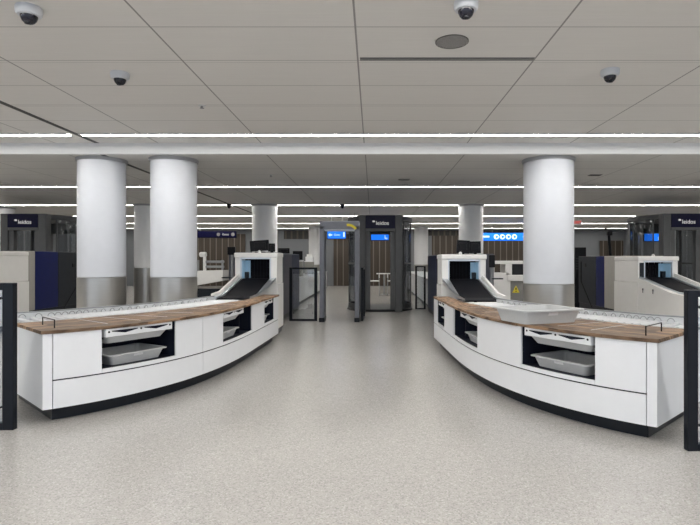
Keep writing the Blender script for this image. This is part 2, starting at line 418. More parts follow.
def strip(bm, side, s0, s1, d0, d1, z0, z1, step=0.06):
    f = lambda d, s: d(s) if callable(d) else d
    n = max(1, int(math.ceil((s1-s0)/step)))
    uv = bm.loops.layers.uv.get('UVMap') or bm.loops.layers.uv.new('UVMap')
    prev = None; pk = None
    def face(vs, uvs):
        fc = bm.faces.new(vs)
        for l, u in zip(fc.loops, uvs): l[uv].uv = u
    for k in range(n+1):
        s = s0+(s1-s0)*k/n
        a, b = f(d0, s), f(d1, s)
        pa, pb = pt(s, a, side), pt(s, b, side)
        ring = [bm.verts.new((*pa, z0)), bm.verts.new((*pb, z0)), bm.verts.new((*pb, z1)), bm.verts.new((*pa, z1))]
        us = [(s, a-(z1-z0)), (s, b), (s, b), (s, a)]
        if prev:
            for i in range(4):
                j = (i+1) % 4
                face((prev[i], prev[j], ring[j], ring[i]), (pk[i], pk[j], us[j], us[i]))
        else: face(ring, us)
        prev, pk = ring, us
    face(prev, pk)
    return bm
def wd(s):
    if s < 1.4: return 0.92
    if s > 4.2: return 0.28
    t = (s-1.4)/2.8; return 0.92 + (0.28-0.92)*t
BEND = 4.15
def tot(s): return wd(s)+0.5
OPEN = ((0.62, 1.50), (2.50, 3.70), (4.50, 5.25))
DOORS = ((0.185, 0.615), (1.505, 1.985), (1.993, 2.495), (3.705, 4.495), (5.255, 5.60))
ZT, ZU = 0.88, 0.848
def build_counter(side):
    nm = 'left' if side < 0 else 'right'
    other = 'near the two-column pair' if side < 0 else 'carrying the lone grey bin on its top'
    t = thing('counter_cabinet', ('white curved divesting counter base on the left side, its top clear of bins' if side < 0 else
              'white curved divesting counter base on the right side, below the loose grey bin'), 'counter', (0, 0, 0), 0)
    obj('plinth', strip(B(), side, 0.2, 5.5, 0.10, lambda s: (tot(s) if s < BEND else 0.6)-0.12, 0, 0.13), PLINTH, t)
    cb = strip(B(), side, S0+0.02, 5.6, 0.022, lambda s: (tot(s) if s < BEND else 0.6)-0.02, 0.13, 0.15)
    strip(cb, side, S0+0.02, 5.6, 0.012, 0.6, 0.385, 0.412)
    obj('base_shelf', cb, CAVITY, t)
    for a, b in (((0.185, 1.99), (1.997, 5.60)) if side < 0 else ((0.185, 5.60),)):
        obj('lower_panel', strip(B(), side, a, b, 0, 0.02, 0.13, 0.393), WHITE, t)
    for a, b in (DOORS if side < 0 else (DOORS[0], (1.505, 2.495), DOORS[3], DOORS[4])):
        obj('door_panel', strip(B(), side, a, b, 0, 0.02, 0.407, ZU), WHITE, t)
    obj('corner_post', strip(B(), side, S0, 0.178, 0, 0.05, 0.13, ZU, 0.02), WHITE, t)
    obj('end_panel', strip(B(), side, S0, S0+0.02, 0.05, lambda s: tot(s), 0.13, ZU, 0.02), WHITE, t)
    obj('far_end_panel', strip(B(), side, 5.58, 5.6, 0.02, 0.6, 0.15, ZU, 0.02), WHITE, t)
    obj('back_panel', strip(B(), side, S0+0.02, BEND, lambda s: tot(s)-0.02, tot, 0.13, ZU), WHITE, t)
    for (a, b) in OPEN:
        obj('sill', strip(B(), side, a, b, 0.0, 0.025, 0.407, 0.446), WHITE, t)
        obj('shelf_board', strip(B(), side, a, b, 0.025, 0.59, 0.412, 0.446), CAVITY, t)
        obj('compartment_back', strip(B(), side, a, b, 0.59, 0.605, 0.412, ZU-0.005), CAVITY, t)
        for e in (a-0.02, b):
            obj('divider', strip(B(), side, e, e+0.02, 0.021, 0.6, 0.412, ZU, 0.02), CAVITY, t)
    obj('divider', strip(B(), side, 3.345, 3.365, 0.1, 0.59, 0.446, ZU-0.005, 0.02), CAVITY, t)
    for a, b in ((0.62, 0.655), (1.44, 1.50), (2.50, 2.535), (3.30, 3.345), (4.50, 4.525), (5.19, 5.25)):
        obj('tray_runner', strip(B(), side, a, b, 0.06, 0.585, 0.734, 0.762, 0.02), CAVITY, t)
    # wooden worktop, lying on the cabinet
    w = strip(B(), side, S0-0.015, 1.55, -0.014, wd, ZU, ZT)
    strip(w, side, 1.55, 4.05, -0.026, wd, ZU, ZT)
    strip(w, side, 4.05, 5.62, -0.012, wd, ZU, ZT)
    wt = obj('wooden_worktop', w, WOOD)
    tag(wt, 'brown walnut worktop on the left curved counter' if side < 0 else 'brown walnut worktop on the right curved counter, with a grey bin on it', 'worktop')
    # pale joint strips let into the wood across its width
    for s in (0.75, 1.15, 1.55, 2.05, 2.7, 3.4):
        q = strip(B(), side, s, s+0.010, 0.18, lambda u: wd(u)-0.02, ZT-0.002, ZT+0.0015, 0.02)
        obj('joint_strip', q, RAILW, wt)
    # roller conveyor behind the wood
    c = thing('roller_conveyor', 'curved gravity roller conveyor along the back of the %s counter' % nm, 'conveyor')
    obj('bed', strip(B(), side, S0, BEND, lambda s: wd(s)+0.002, lambda s: wd(s)+0.50, ZU-0.002, ZU+0.012), RAILW, c)
    obj('back_rail', strip(B(), side, S0, BEND, lambda s: wd(s)+0.47, lambda s: wd(s)+0.5, ZU+0.012, 0.942), RAILW, c)
    obj('rail_cap', strip(B(), side, S0, BEND, lambda s: wd(s)+0.462, lambda s: wd(s)+0.508, 0.942, 0.955), GREYM, c)
    obj('front_rail', strip(B(), side, S0, BEND, lambda s: wd(s)+0.003, lambda s: wd(s)+0.018, ZU+0.012, ZT+0.006), RAILW, c)
    obj('end_cap', strip(B(), side, S0-0.015, S0+0.04, lambda s: wd(s)+0.003, lambda s: wd(s)+0.46, ZU+0.012, ZT+0.004, 0.03), GREYM, c)
    s = 0.22; rb = None
    while s < BEND-0.03:
        a = pt(s, wd(s)+0.02, side); b = pt(s, wd(s)+0.465, side)
        rr = B(); tube(rr, (*a, 0.872), (*b, 0.872), 0.022, 14)
        o = obj('roller', rr, CHROME, c, True)
        s += 0.125
    for k in range(24):   # rounded bearing housings seen along the back rail
        s = 0.25+k*0.16
        a = pt(s, wd(s)+0.455, side); b = pt(s, wd(s)+0.471, side)
        q = B(); tube(q, (*a, 0.893), (*b, 0.893), 0.034, 18); hb = obj('bearing_housing', q, RAILW, c, True)
        a2 = pt(s, wd(s)+0.4545, side); q = B()
        ax = Vector((b[0]-a[0], b[1]-a[1], 0)).normalized(); tx = Vector((-ax.y, ax.x, 0))
        for j in range(10):
            t0, t1 = PI*j/10, PI*(j+1)/10
            P0 = Vector((*a2, 0.893)) + tx*0.034*math.cos(t0) + Vector((0, 0, 0.034*math.sin(t0)))
            P1 = Vector((*a2, 0.893)) + tx*0.034*math.cos(t1) + Vector((0, 0, 0.034*math.sin(t1)))
            tube(q, P0, P1, 0.0042, 6)
        obj('bearing_rim', q, GREYM, hb)
    # thin black end stop bar standing on the wood
    e = B()
    a = pt(0.24, 0.16, side); b = pt(0.24, 0.55, side)
    for p in (a, b): tube(e, (*p, ZT+0.001), (*p, ZT+0.085), 0.006, 8)
    tube(e, (*a, ZT+0.082), (*b, ZT+0.082), 0.006, 8)
    tag(obj('end_stop', e, TVB), 'thin black wire end stop standing on the near end of the %s worktop' % nm, 'end stop')
build_counter(-1); build_counter(1)

# ------------------------------------------------------------------ bins and trays
def tapered(bm, w0, d0, w1, d1, z0, z1, th, rim, rimh):
    """open tapered tub: outer and inner walls, floor, turned-out rim"""
    def ring(w, d, z, r=0.045, n=4):
        out = []
        for cx, cy, a0 in ((w/2-r, d/2-r, 0), (-w/2+r, d/2-r, PI/2), (-w/2+r, -d/2+r, PI), (w/2-r, -d/2+r, 1.5*PI)):
            for k in range(n+1):
                a = a0+PI/2*k/n
                out.append(bm.verts.new((cx+r*math.cos(a), cy+r*math.sin(a), z)))
        return out
    rs = [ring(w0, d0, z0), ring(w1, d1, z1-rimh), ring(w1+2*rim, d1+2*rim, z1-rimh), ring(w1+2*rim, d1+2*rim, z1),
          ring(w1-2*th, d1-2*th, z1), ring(w0-2*th, d0-2*th, z0+th)]
    n = len(rs[0])
    for a, b in zip(rs, rs[1:]):
        for k in range(n): bm.faces.new((a[k], a[(k+1) % n], b[(k+1) % n], b[k]))
    bm.faces.new(rs[0]); bm.faces.new(rs[-1])
    return bm
def make_bin(label, loc, rz):
    t = thing('security_bin', label, 'bin', loc, rz, 'grey security bins')
    obj('tub', tapered(B(), 0.58, 0.42, 0.65, 0.49, 0, 0.135, 0.006, 0.028, 0.014), BINM, t, True)
    lb = B(); prism(lb, [(-0.2245, 0.060), (-0.2405, 0.108), (-0.2425, 0.108), (-0.2265, 0.060)], 'x', -0.055, 0.055)
    obj('label_plate', lb, LABEL, t)
    return t
def make_tray(label, loc, rz, w):
    t = thing('scanner_tray', label, 'tray', loc, rz, 'white trays with grip slots')
    d = 0.50
    obj('tub', tapered(B(), w-0.14, d-0.16, w-0.05, d-0.05, 0.0, 0.085, 0.005, 0.003, 0.006), BINM, t, True)
    fb = B()
    box(fb, -w/2, w/2, -d/2-0.012, -d/2+0.012, 0.078, 0.161, 0.004)
    box(fb, -w/2, w/2, d/2-0.012, d/2+0.012, 0.078, 0.161, 0.004)
    box(fb, -w/2, -w/2+0.02, -d/2+0.012, d/2-0.012, 0.078, 0.161)
    box(fb, w/2-0.02, w/2, -d/2+0.012, d/2-0.012, 0.078, 0.161)
    obj('flange', fb, TRAYW, t)
    for sx in (-1, 1):
        g = B(); c = sx*w*0.235; h = w*0.185
        prism(g, [(c-h, 0.140), (c+h, 0.140), (c+h, 0.131), (c, 0.106), (c-h, 0.131)], 'y', -d/2-0.0135, -d/2-0.0115)
        obj('grip_slot', g, CAVITY, t)
    for x in (-w*0.46, 0, w*0.46):
        g = B(); tube(g, (x, -d/2-0.0135, 0.130), (x, -d/2-0.0115, 0.130), 0.011, 16); obj('dark_stud', g, TVB, t)
    return t
for side in (-1, 1):
    nm = 'left' if side < 0 else 'right'
    for k, (s, w, wt) in enumerate(((1.07, 0.79, 1.047), (2.90, 0.76, 2.918), (4.85, 0.655, 4.8575))):
        wh = ('nearest', 'middle', 'farthest')[k]
        x, y = pt(s, 0.06+0.274, side)
        b = make_bin('grey bin on the shelf of the %s opening of the %s counter' % (wh, nm), (x, y, 0.446), rot(s, side))
        for ch in b.children: ch.scale = (0.88 if k == 2 else 1, 1, 0.84)
        x, y = pt(wt, 0.02+0.262, side)
        make_tray('white slotted tray hung above the bin in the %s opening of the %s counter' % (wh, nm), (x, y, 0.684), rot(wt, side), w)
lb_ = make_bin('loose grey bin standing alone on the wooden worktop of the right counter', (1.80, 5.70, ZT+0.0015), math.radians(20))
for ch in lb_.children: ch.scale = (1.12, 1.12, 1.1)

# ------------------------------------------------------------------ x-ray machines
def xray(xc, yf, side, zt, order, who, skirt, hd=1.3):
    """side = +1 when the walkway (visible) flank is at +x. Local frame mirrored by side."""
    m = side
    def bx(bm, u0, u1, v0, v1, z0, z1, bev=0.0):
        a, b = sorted((u0*m, u1*m)); return box(bm, a, b, v0, v1, z0, z1, bev)
    t = thing('xray_machine', 'baggage x-ray machine with white hooded tunnel, ' + who, 'x-ray machine', (xc, yf, 0))
    # hood shell with a real tunnel opening: u -0.30..0.30, z 1.17..1.59
    h = B()
    bx(h, 0.31, 0.435, 0, hd, 1.06, zt-0.10, 0.01)
    bx(h, -0.435, -0.32, 0, hd, 1.06, zt-0.10, 0.01)
    bx(h, -0.45, 0.45, -0.03, hd, zt-0.10, zt, 0.022)
    bx(h, -0.32, 0.31, 0.0, hd, 1.06, 1.15)
    obj('hood', h, OFFW, t)
    lo = B(); bx(lo, -0.425, 0.45, 0.0, hd, 0.12, 1.055, 0.008)
    obj('lower_cabinet', lo, OFFW, t)
    obj('kick', bx(B(), -0.41, 0.41, 0.04, hd-0.02, 0, 0.12), PLINTH, t)
    fr = B()
    bx(fr, -0.32, -0.295, -0.012, 0.03, 1.15, zt-0.10); bx(fr, 0.285, 0.31, -0.012, 0.03, 1.15, zt-0.10); bx(fr, -0.295, 0.285, -0.012, 0.03, zt-0.13, zt-0.10)
    obj('tunnel_frame', fr, ALU, t)
    obj('tunnel_back', bx(B(), -0.31, 0.31, hd-0.03, hd-0.01, 1.15, zt-0.10), CAVITY, t)
    cu = B()
    for k in range(9):
        u = -0.30+k*0.066; bx(cu, u, u+0.06, 0.33+0.012*(k % 2), 0.336+0.012*(k % 2), 1.165, zt-0.125)
    obj('lead_curtain', cu, RUBBER, t)
    obj('side_wall_glow', bx(B(), -0.297, -0.288, 0.03, 0.33, 1.17, zt-0.16), GLOWB, t)  # side wall of the tunnel, its light painted as glow
    lp = bx(B(), -0.288, -0.19, 0.322, 0.328, 1.17, zt-0.16); obj('inner_glow_panel', lp, GLOWB, t)  # added panel, tunnel light painted on as glow
    obj('sensor_box', bx(B(), -0.285, -0.205, 0.20, 0.30, 1.17, 1.30, 0.008), SLATE, t)
    obj('belt_bed', bx(B(), -0.285, 0.285, 0.0, hd-0.03, 1.15, 1.165), RUBBER, t)
    # long body behind the hood
    v = hd
    for name, mm, ln, extra in order:
        b = bx(B(), -0.75, 0.12 if extra == 0 else 0.12+extra, v, v+ln, 0.36 if skirt else 0.12, zt+0.02, 0.012)
        p = obj(name, b, mm, t)
        if name == 'slate_housing' and ln > 1.0:
            g = B()
            u = 0.12+extra+0.001
            for (va, za, vb, zb) in ((v+0.95, zt-0.12, v+0.95, 0.95), (v+0.95, 0.95, v+0.25, 0.3)):
                tube(g, (u*m, va, za), (u*m, vb, zb), 0.012, 8)
            obj('groove', g, TVB, p)
            g = B(); bx(g, u-0.005, u+0.012, v+0.62, v+0.72, 1.36, 1.46, 0.004); obj('latch', g, TVB, p)
        v += ln
    obj('body_plinth', bx(B(), -0.72, (0.40 if skirt else 0.10), hd, v-0.02, 0, 0.36 if skirt else 0.12), PLINTH, t)
    bc = B(); lathe(bc, [(0.035, zt), (0.035, zt+0.02), (0.024, zt+0.045), (0.006, zt+0.055)], 20, 0.05*m, 0.10)
    obj('beacon', bc, LABEL, t, True)
    # infeed ramp in front of the hood
    r = thing('infeed_belt', 'sloping black infeed belt with metal sides, ' + who, 'conveyor belt', (xc, yf, 0))
    L0 = 1.75
    prof = [(-L0, 0.885), (-1.30, 0.90), (-0.02, 1.158)]
    b = B(); prism(b, [(y, z) for y, z in prof] + [(y, z-0.02) for y, z in reversed(prof)], 'x', *sorted((-0.28*m, 0.28*m)))
    obj('belt', b, RUBBER, r)
    b = B(); prism(b, [(y, z+0.03) for y, z in prof] + [(y, max(z-0.05, ZT+0.002) if y > -1.6 else ZT+0.002) for y, z in reversed(prof)], 'x', *sorted((-0.34*m, -0.285*m)))
    obj('side_wall', b, ALU, r)
    b = B()   # flat metal band widening towards the tunnel on the walkway side
    st = [(-L0, 0.286, 0.292, 0.885), (-1.30, 0.286, 0.297, 0.90), (-0.66, 0.286, 0.38, 1.03), (-0.014, 0.286, 0.42, 1.158)]
    rings = [[b.verts.new(((u*m), v_, z_)) for u, z_ in ((u0, z+0.006), (u1, z+0.03), (u1, max(z-0.02, ZT+0.002)), (u0, max(z-0.02, ZT+0.002)))] for v_, u0, u1, z in st]
    for A_, B_ in zip(rings, rings[1:]):
        for q in range(4): b.faces.new((A_[q], A_[(q+1) % 4], B_[(q+1) % 4], B_[q]))
    b.faces.new(rings[0]); b.faces.new(rings[-1])
    obj('side_flange', b, ALU, r)
    b = B(); prism(b, [(-L0, 0.965), (-1.30, 0.985), (-0.02, 1.26), (-0.02, 0.90), (-L0, 0.885)], 'x', *sorted((-0.385*m, -0.345*m)))
    obj('outer_guard', b, OFFW, r)
    if skirt:
        obj('side_glass', bx(B(), 0.29, 0.405, -0.008, -0.002, 1.17, zt-0.14), SLATE, t)
        b = B(); prism(b, [(-3.2, 0.86), (-1.75, 0.88), (-1.30, 0.90), (-0.01, 1.15), (-0.01, 0.12), (-3.2, 0.12)], 'x', *sorted((0.32*m, 0.44*m)))
        p = obj('side_panel', b, OFFW, r)
        for vv in (-0.22, -0.62):
            g = B(); tube(g, (0.44*m, vv, 0.92), (0.447*m, vv, 0.92), 0.03, 20); k_ = obj('lock', g, GREYM, p)
            g = B(); tube(g, (0.447*m, vv, 0.92), (0.452*m, vv, 0.92), 0.014, 12); bx(g, 0.441, 0.449, vv-0.008, vv+0.008, 0.85, 0.90); obj('keyhole', g, TVB, k_)
        b = B(); prism(b, [(-3.2, 0.80), (-L0, 0.83), (-1.30, 0.85), (-0.01, 1.09), (-0.01, 0.12), (-3.2, 0.12)], 'x', *sorted((-0.44*m, 0.31*m)))
        obj('base_cabinet', b, OFFW, r)
        obj('kick', bx(B(), -0.4, 0.40, -3.15, -0.02, 0, 0.12), PLINTH, r)
        for k in range(11):
            vv = -3.1+k*0.12
            g = B(); tube(g, (-0.3*m, vv, 0.865), (0.30*m, vv, 0.865), 0.028, 12); obj('roller', g, CHROME, r, True)
    else:
        b = B(); bx(b, -0.36, -0.32, -1.7, -0.02, 0.0, 0.90); obj('rear_support', b, OFFW, r)
    return t
center_order = (('slate_housing', SLATEL, 3.35, 0.0), ('navy_housing', NAVYD, 1.45, 0.0))
right_order = (('slate_housing', SLATEL, 0.35, 0.0), ('navy_housing', NAVYD, 4.6, 0.0))
outer_order = (('beige_housing', BEIGE, 0.60, 0.30), ('navy_housing', NAVY, 0.48, 0.30), ('slate_housing', SLATE, 1.15, 0.30))
edge_order = (('beige_housing', BEIGE, 0.26, 0.30), ('navy_housing', NAVY, 0.90, 0.30), ('slate_housing', SLATE, 1.05, 0.30))
xray(-2.42, 10.75, 1, 1.70, center_order, 'at the far end of the left curved counter', False, 0.68)
xray(1.79, 10.25, -1, 1.66, right_order, 'at the far end of the right curved counter', False, 0.68)
xray(6.22, 11.35, -1, 1.63, outer_order, 'behind the right glass barrier with a lit tunnel', True, 1.1)
xray(-8.45, 10.85, 1, 1.74, edge_order, 'at the left edge beside the navy housing', True, 1.25)

def monitor(label, X, Y, z, w, h, rz=0, tilt=0, stand=True, pole=0.08):
    t = thing('monitor', label, 'monitor', (X, Y, z), rz, 'black monitors on the machines and desks')
    p = obj('screen_housing', box(B(), -w/2, w/2, -0.025, 0.025, pole, pole+h, 0.008), TVB, t)
    if tilt: p.rotation_euler = (0, tilt, 0)
    obj('back_cover', box(B(), -w*0.3, w*0.3, -0.055, -0.025, pole+h*0.2, pole+h*0.8, 0.01), TVB, t)
    obj('neck', box(B(), -0.03, 0.03, -0.04, 0.0, 0.012, pole+h*0.3), TVB, t)
    obj('foot', box(B(), -0.11, 0.11, -0.09, 0.07, 0, 0.014, 0.004), TVB, t)
    return t
monitor('wide black monitor turned away on top of the left x-ray machine hood', -2.52, 11.62, 1.72, 0.42, 0.24, 0.1, -0.08, pole=0.03)
monitor('small black monitor beside the wide one on the left x-ray machine', -2.20, 11.28, 1.70, 0.15, 0.18, 0.5, pole=0.03)
monitor('left one of the two black monitors on top of the right x-ray machine', 1.86, 10.80, 1.66, 0.27, 0.27, 0.05, 0.06, pole=0.03)
monitor('right one of the two black monitors on top of the right x-ray machine', 2.13, 10.85, 1.66, 0.24, 0.25, -0.05, -0.02, pole=0.03)

# operator pole screens beside the hoods
def pole_screen(X, Y, z0, z1, w, label, arm):
    t = thing('pole_screen', label, 'screen on pole', (X, Y, 0))
    obj('pole', tube(B(), (0, 0, 0.012), (0, 0, z1), 0.028, 14), GREYM, t, True)
    obj('base', box(B(), -0.15, 0.15, -0.15, 0.15, 0, 0.014, 0.005), GREYM, t)
    obj('screen', box(B(), -w/2, w/2, -0.07, -0.03, z0, z1, 0.008), TVB, t)
    obj('keyboard_arm', box(B(), min(0, arm), max(0, arm), -0.10, 0.06, 1.16, 1.185, 0.005), SLATE, t)
pole_screen(2.40, 10.55, 1.40, 1.65, 0.12, 'narrow black screen on a grey pole right of the right x-ray hood', 0.22)
pole_screen(-3.02, 11.15, 1.66, 1.83, 0.17, 'small dark screen on a grey pole left of the left x-ray hood', -0.2)

# ------------------------------------------------------------------ body scanners
def scanner(X, Y, label):
    t = thing('body_scanner', label, 'body scanner', (X, Y, 0), 0, 'cylindrical grey body scanners')
    H = 2.89
    obj('platform', lathe(B(), [(1.04, 0), (1.04, 0.05), (1.0, 0.07)], 48), SCAND, t)
    obj('top_ring', lathe(B(), [(0.99, H-0.16), (1.03, H-0.14), (1.03, H-0.03), (0.98, H)], 48), SCAN, t)
    for sy in (-1, 1):
        for sx in (-1, 1):
            a, b = sorted((sx*0.44, sx*0.66)); 
            y0 = -1.07 if sy < 0 else 0.80
            p = B(); box(p, a, b, y0, y0+0.27, 0.0, H, 0.02)
            obj('pillar', p, SCAN, t)
        y0 = -1.075 if sy < 0 else 0.90
        obj('header', box(B(), -0.44, 0.44, y0+0.006, y0+0.16, H-0.48, H, 0.008), SCAN, t)
        if sy < 0:
            s = obj('sign_panel', box(B(), -0.44, 0.44, y0-0.006, y0+0.005, H-0.40, H-0.01, 0.003), SIGNN, t)
            text('lettering', 'leidos', 0.165, TXT, s, (0.06, y0-0.008, H-0.245))
            g = B(); bmesh.ops.create_circle(g, cap_ends=True, segments=20, radius=0.04, matrix=Matrix.Translation((-0.2, y0-0.0085, H-0.19)) @ Matrix.Rotation(PI/2, 4, 'X') @ Matrix.Diagonal((1.1, 0.7, 1, 1)))
            obj('emblem', g, TXT, s)
    # inner jambs narrowing the passage
    for sx in (-1, 1):
        a, b = sorted((sx*0.30, sx*0.44))
        obj('inner_jamb', box(B(), a, b, -1.02, -0.86, 0.07, H-0.48, 0.01), SCAN, t)
    # curved glass flanks with a mid rail and the scanning mast behind
    for a0, name in ((-0.75, 'r'), (PI-0.75, 'l')):
        obj('curved_glass', arcwall(B(), 0, 0, 0.97, 0.985, a0+0.0, a0+1.5, 0.10, H-0.16, 20), GLASSD, t, True)
        r = B()
        arcwall(r, 0, 0, 0.955, 1.0, a0, a0+1.5, 1.42, 1.47, 20); arcwall(r, 0, 0, 0.955, 1.0, a0, a0+1.5, 0.07, 0.22, 20)
        for aa in (a0+0.02, a0+0.75, a0+1.48):
            tube(r, (0.975*math.cos(aa), 0.975*math.sin(aa), 0.07), (0.975*math.cos(aa), 0.975*math.sin(aa), H-0.15), 0.022, 10)
        obj('glass_rail', r, SCAN, t)
        m_ = B(); arcwall(m_, 0, 0, 0.86, 0.90, a0+(1.28 if name == 'r' else 0.12), a0+(1.38 if name == 'r' else 0.22), 0.10, H-0.2, 6)
        obj('scanning_mast', m_, SCAN, t)
    return t
scanner(0.22, 16.55, 'grey body scanner portal in the middle of the hall, straight ahead')
scanner(-10.12, 16.1, 'grey body scanner portal at the left edge behind the navy housing')
scanner(9.0, 16.0, 'grey body scanner portal at the right edge behind the right x-ray machine')

# ------------------------------------------------------------------ walk-through metal detector
t = thing('metal_detector', 'grey walk-through metal detector arch left of the centre scanner', 'metal detector', (-0.84, 13.25, 0))
for sx in (-1, 1):
    a, b = sorted((sx*0.385, sx*0.495))
    p = obj('side_pillar', box(B(), a, b, -0.28, 0.28, 0.03, 2.40, 0.015), MDG, t)
    obj('foot', box(B(), a-0.01, b+0.01, -0.31, 0.31, 0, 0.11, 0.01), BLACK, p)
obj('crossbar', box(B(), -0.495, 0.495, -0.28, 0.28, 2.31, 2.52, 0.015), MDG, t)
obj('inner_lip', box(B(), -0.385, 0.385, -0.26, 0.26, 2.29, 2.31, 0.004), ALU, t)
# small yellow curved tag on the front of the crossbar
g = B(); arcwall(g, 0, 0, 0.195, 0.255, math.radians(33), math.radians(99), -0.005, 0.005, 16)
o = obj('yellow_tag', g, YELLOW)
o.location = (-0.62, 13.25-0.287, 2.20); o.rotation_euler = (math.radians(90), 0, 0)
tag(o, 'small curved yellow plastic tag at the top right of the metal detector arch', 'tag')

# ------------------------------------------------------------------ glass barriers
def barrier(label, x0, x1, Y, h, fw=0.085, rz=0.0):
    t = thing('glass_barrier', label, 'glass barrier', ((x0+x1)/2, Y, 0), rz, 'black framed glass barriers')
    w = (x1-x0)/2
    f = B()
    box(f, -w, -w+fw, -0.03, 0.03, 0, h, 0.004); box(f, w-fw, w, -0.03, 0.03, 0, h, 0.004)
    box(f, -w+fw, w-fw, -0.03, 0.03, h-fw*0.65, h, 0.003); box(f, -w+fw, w-fw, -0.03, 0.03, 0.0, fw*0.65, 0.003)
    obj('frame', f, BLACK, t)
    obj('pane', box(B(), -w+fw, w-fw, -0.006, 0.006, fw*0.65, h-fw*0.65), GLASS, t)
    sc = B()
    for z in (0.2, h-0.14):
        for x in (-w+fw+0.035, w-fw-0.035): tube(sc, (x, -0.014, z), (x, 0.014, z), 0.012, 12)
    obj('clamp', sc, BLACK, t)
barrier('black framed glass barrier at the left edge in front of the left counter', -4.45, -3.275, 4.76, 1.34, 0.10)
barrier('black framed glass barrier at the right edge in front of the right counter', 2.55, 3.75, 4.24, 1.305, 0.085)
barrier('black framed glass barrier between the left x-ray machine and the metal detector', -2.13, -1.42, 13.25, 1.36, 0.075)
barrier('narrow black framed glass barrier right of the centre scanner', 1.33, 1.66, 16.4, 1.36, 0.055)
barrier('black glass gate panel seen edge-on between metal detector and centre scanner', -0.62, 0.10, 13.55, 1.36, 0.085, PI/2-0.05)

# ------------------------------------------------------------------ outfeed lanes beyond the machines
def outfeed(label, x0, x1, y0, y1, h):
    t = thing('outfeed_counter', label, 'counter', ((x0+x1)/2, (y0+y1)/2, 0))
    w = (x1-x0)/2; d = (y1-y0)/2
    obj('cabinet', box(B(), -w, w, -d, d, 0.12, h-0.03, 0.006), WHITE, t)
    obj('plinth', box(B(), -w+0.06, w-0.06, -d+0.05, d-0.05, 0, 0.12), PLINTH, t)
    obj('worktop', box(B(), -w-0.02, w+0.02, -d, d, h-0.03, h, 0.004), RAILW, t)
outfeed('long white outfeed counter beyond the left x-ray machine', -3.12, -2.5, 16.3, 28.1, 0.95)
outfeed('long white outfeed counter beyond the right x-ray machine', 1.75, 2.7, 16.0, 27.5, 0.95)
def grey_box(label, X, Y, z, w, d, h):
    t = thing('equipment_box', label, 'box', (X, Y, z), 0, 'grey equipment boxes on the left outfeed counter')
    obj('case', box(B(), -w/2, w/2, -d/2, d/2, 0, h, 0.006), MIDG, t)
    obj('lid', box(B(), -w/2-0.01, w/2+0.01, -d/2-0.01, d/2+0.01, h, h+0.03, 0.004), WHITE, t)
grey_box('left grey box with white lid on the outfeed counter beside the detector', -2.77, 19.2, 0.95, 0.34, 0.4, 0.55)
grey_box('right grey box with white lid on the outfeed counter beside the detector', -2.73, 22.3, 0.95, 0.36, 0.4, 0.52)
monitor('black monitor on the left grey box of the outfeed counter', -2.78, 19.2, 1.53, 0.36, 0.32, 0.1, pole=0.03)
t = thing('printer', 'small white printer on the right grey box near the detector arch', 'printer', (-2.72, 22.3, 1.50))
obj('case', box(B(), -0.16, 0.16, -0.15, 0.15, 0, 0.20, 0.02), WHITE, t)
obj('paper_tray', box(B(), -0.12, 0.12, -0.05, 0.09, 0.20, 0.30, 0.008), LABEL, t)
monitor('black monitor farthest left on the left x-ray machine housing', -2.62, 15.3, 1.72, 0.34, 0.16, 0, pole=0.02)

# secondary inspection benches seen between columns and machines
t = thing('inspection_bench', 'white sloping conveyor bench behind the second left column', 'bench', (-4.55, 14.6, 0))
b = B(); prism(b, [(-1.2, 1.22), (0.42, 1.27), (0.42, 0.98), (-1.2, 0.70)], 'y', -0.3, 0.3); obj('side_panel', b, OFFW, t)
obj('base', box(B(), -1.15, 0.40, -0.22, 0.28, 0, 0.75), PLINTH, t)
r = B()
for z in (1.50, 1.36): tube(r, (-0.10, -0.12, z), (0.40, -0.12, z), 0.035, 10)
for x in (-0.32, 0.36): tube(r, (x, -0.12, 1.22), (x, -0.12, 1.55), 0.03, 10)
obj('guard_rail', r, GREYM, t)
t = thing('wand_holder', 'white post with rounded head on the bench behind the second left column', 'stand', (-4.70, 14.52, 1.254))
obj('post', tube(B(), (0, 0, 0), (0, 0, 0.40), 0.045, 12), LABEL, t, True)
obj('head', box(B(), -0.15, 0.06, -0.06, 0.06, 0.38, 0.52, 0.05, 3), LABEL, t, True)

t = thing('inspection_machine', 'white inspection machine with yellow warning triangle left of the right column', 'machine', (3.75, 14.4, 0))
obj('pedestal', box(B(), -0.02, 0.62, -0.28, 0.3, 0, 0.98, 0.01), MIDG, t)
obj('side_cabinet', box(B(), -0.52, -0.02, -0.3, 0.3, 0, 1.20, 0.012), OFFW, t)
obj('tray_shelf', box(B(), -0.1, 0.75, -0.34, 0.3, 0.98, 1.14, 0.01), OFFW, t)
f = B(); box(f, -0.50, 0.75, -0.3, 0.28, 1.44, 1.53, 0.01); box(f, -0.16, 0.02, -0.3, 0.28, 1.14, 1.44, 0.008); box(f, -0.52, -0.46, -0.3, 0.28, 1.20, 1.44); box(f, 0.69, 0.75, -0.3, 0.28, 1.14, 1.44)
obj('canopy', f, OFFW, t)
obj('scan_chamber', box(B(), 0.02, 0.69, -0.1, 0.26, 1.14, 1.44), SCAND, t)
g = B(); prism(g, [(0.03, 0.66), (0.23, 0.66), (0.13, 0.86)], 'y', -0.288, -0.281); obj('warning_triangle', g, YELLOW, t)
g = B(); box(g, 0.115, 0.145, -0.291, -0.288, 0.74, 0.80); box(g, 0.115, 0.145, -0.291, -0.288, 0.69, 0.715); obj('warning_mark', g, TVB, t)
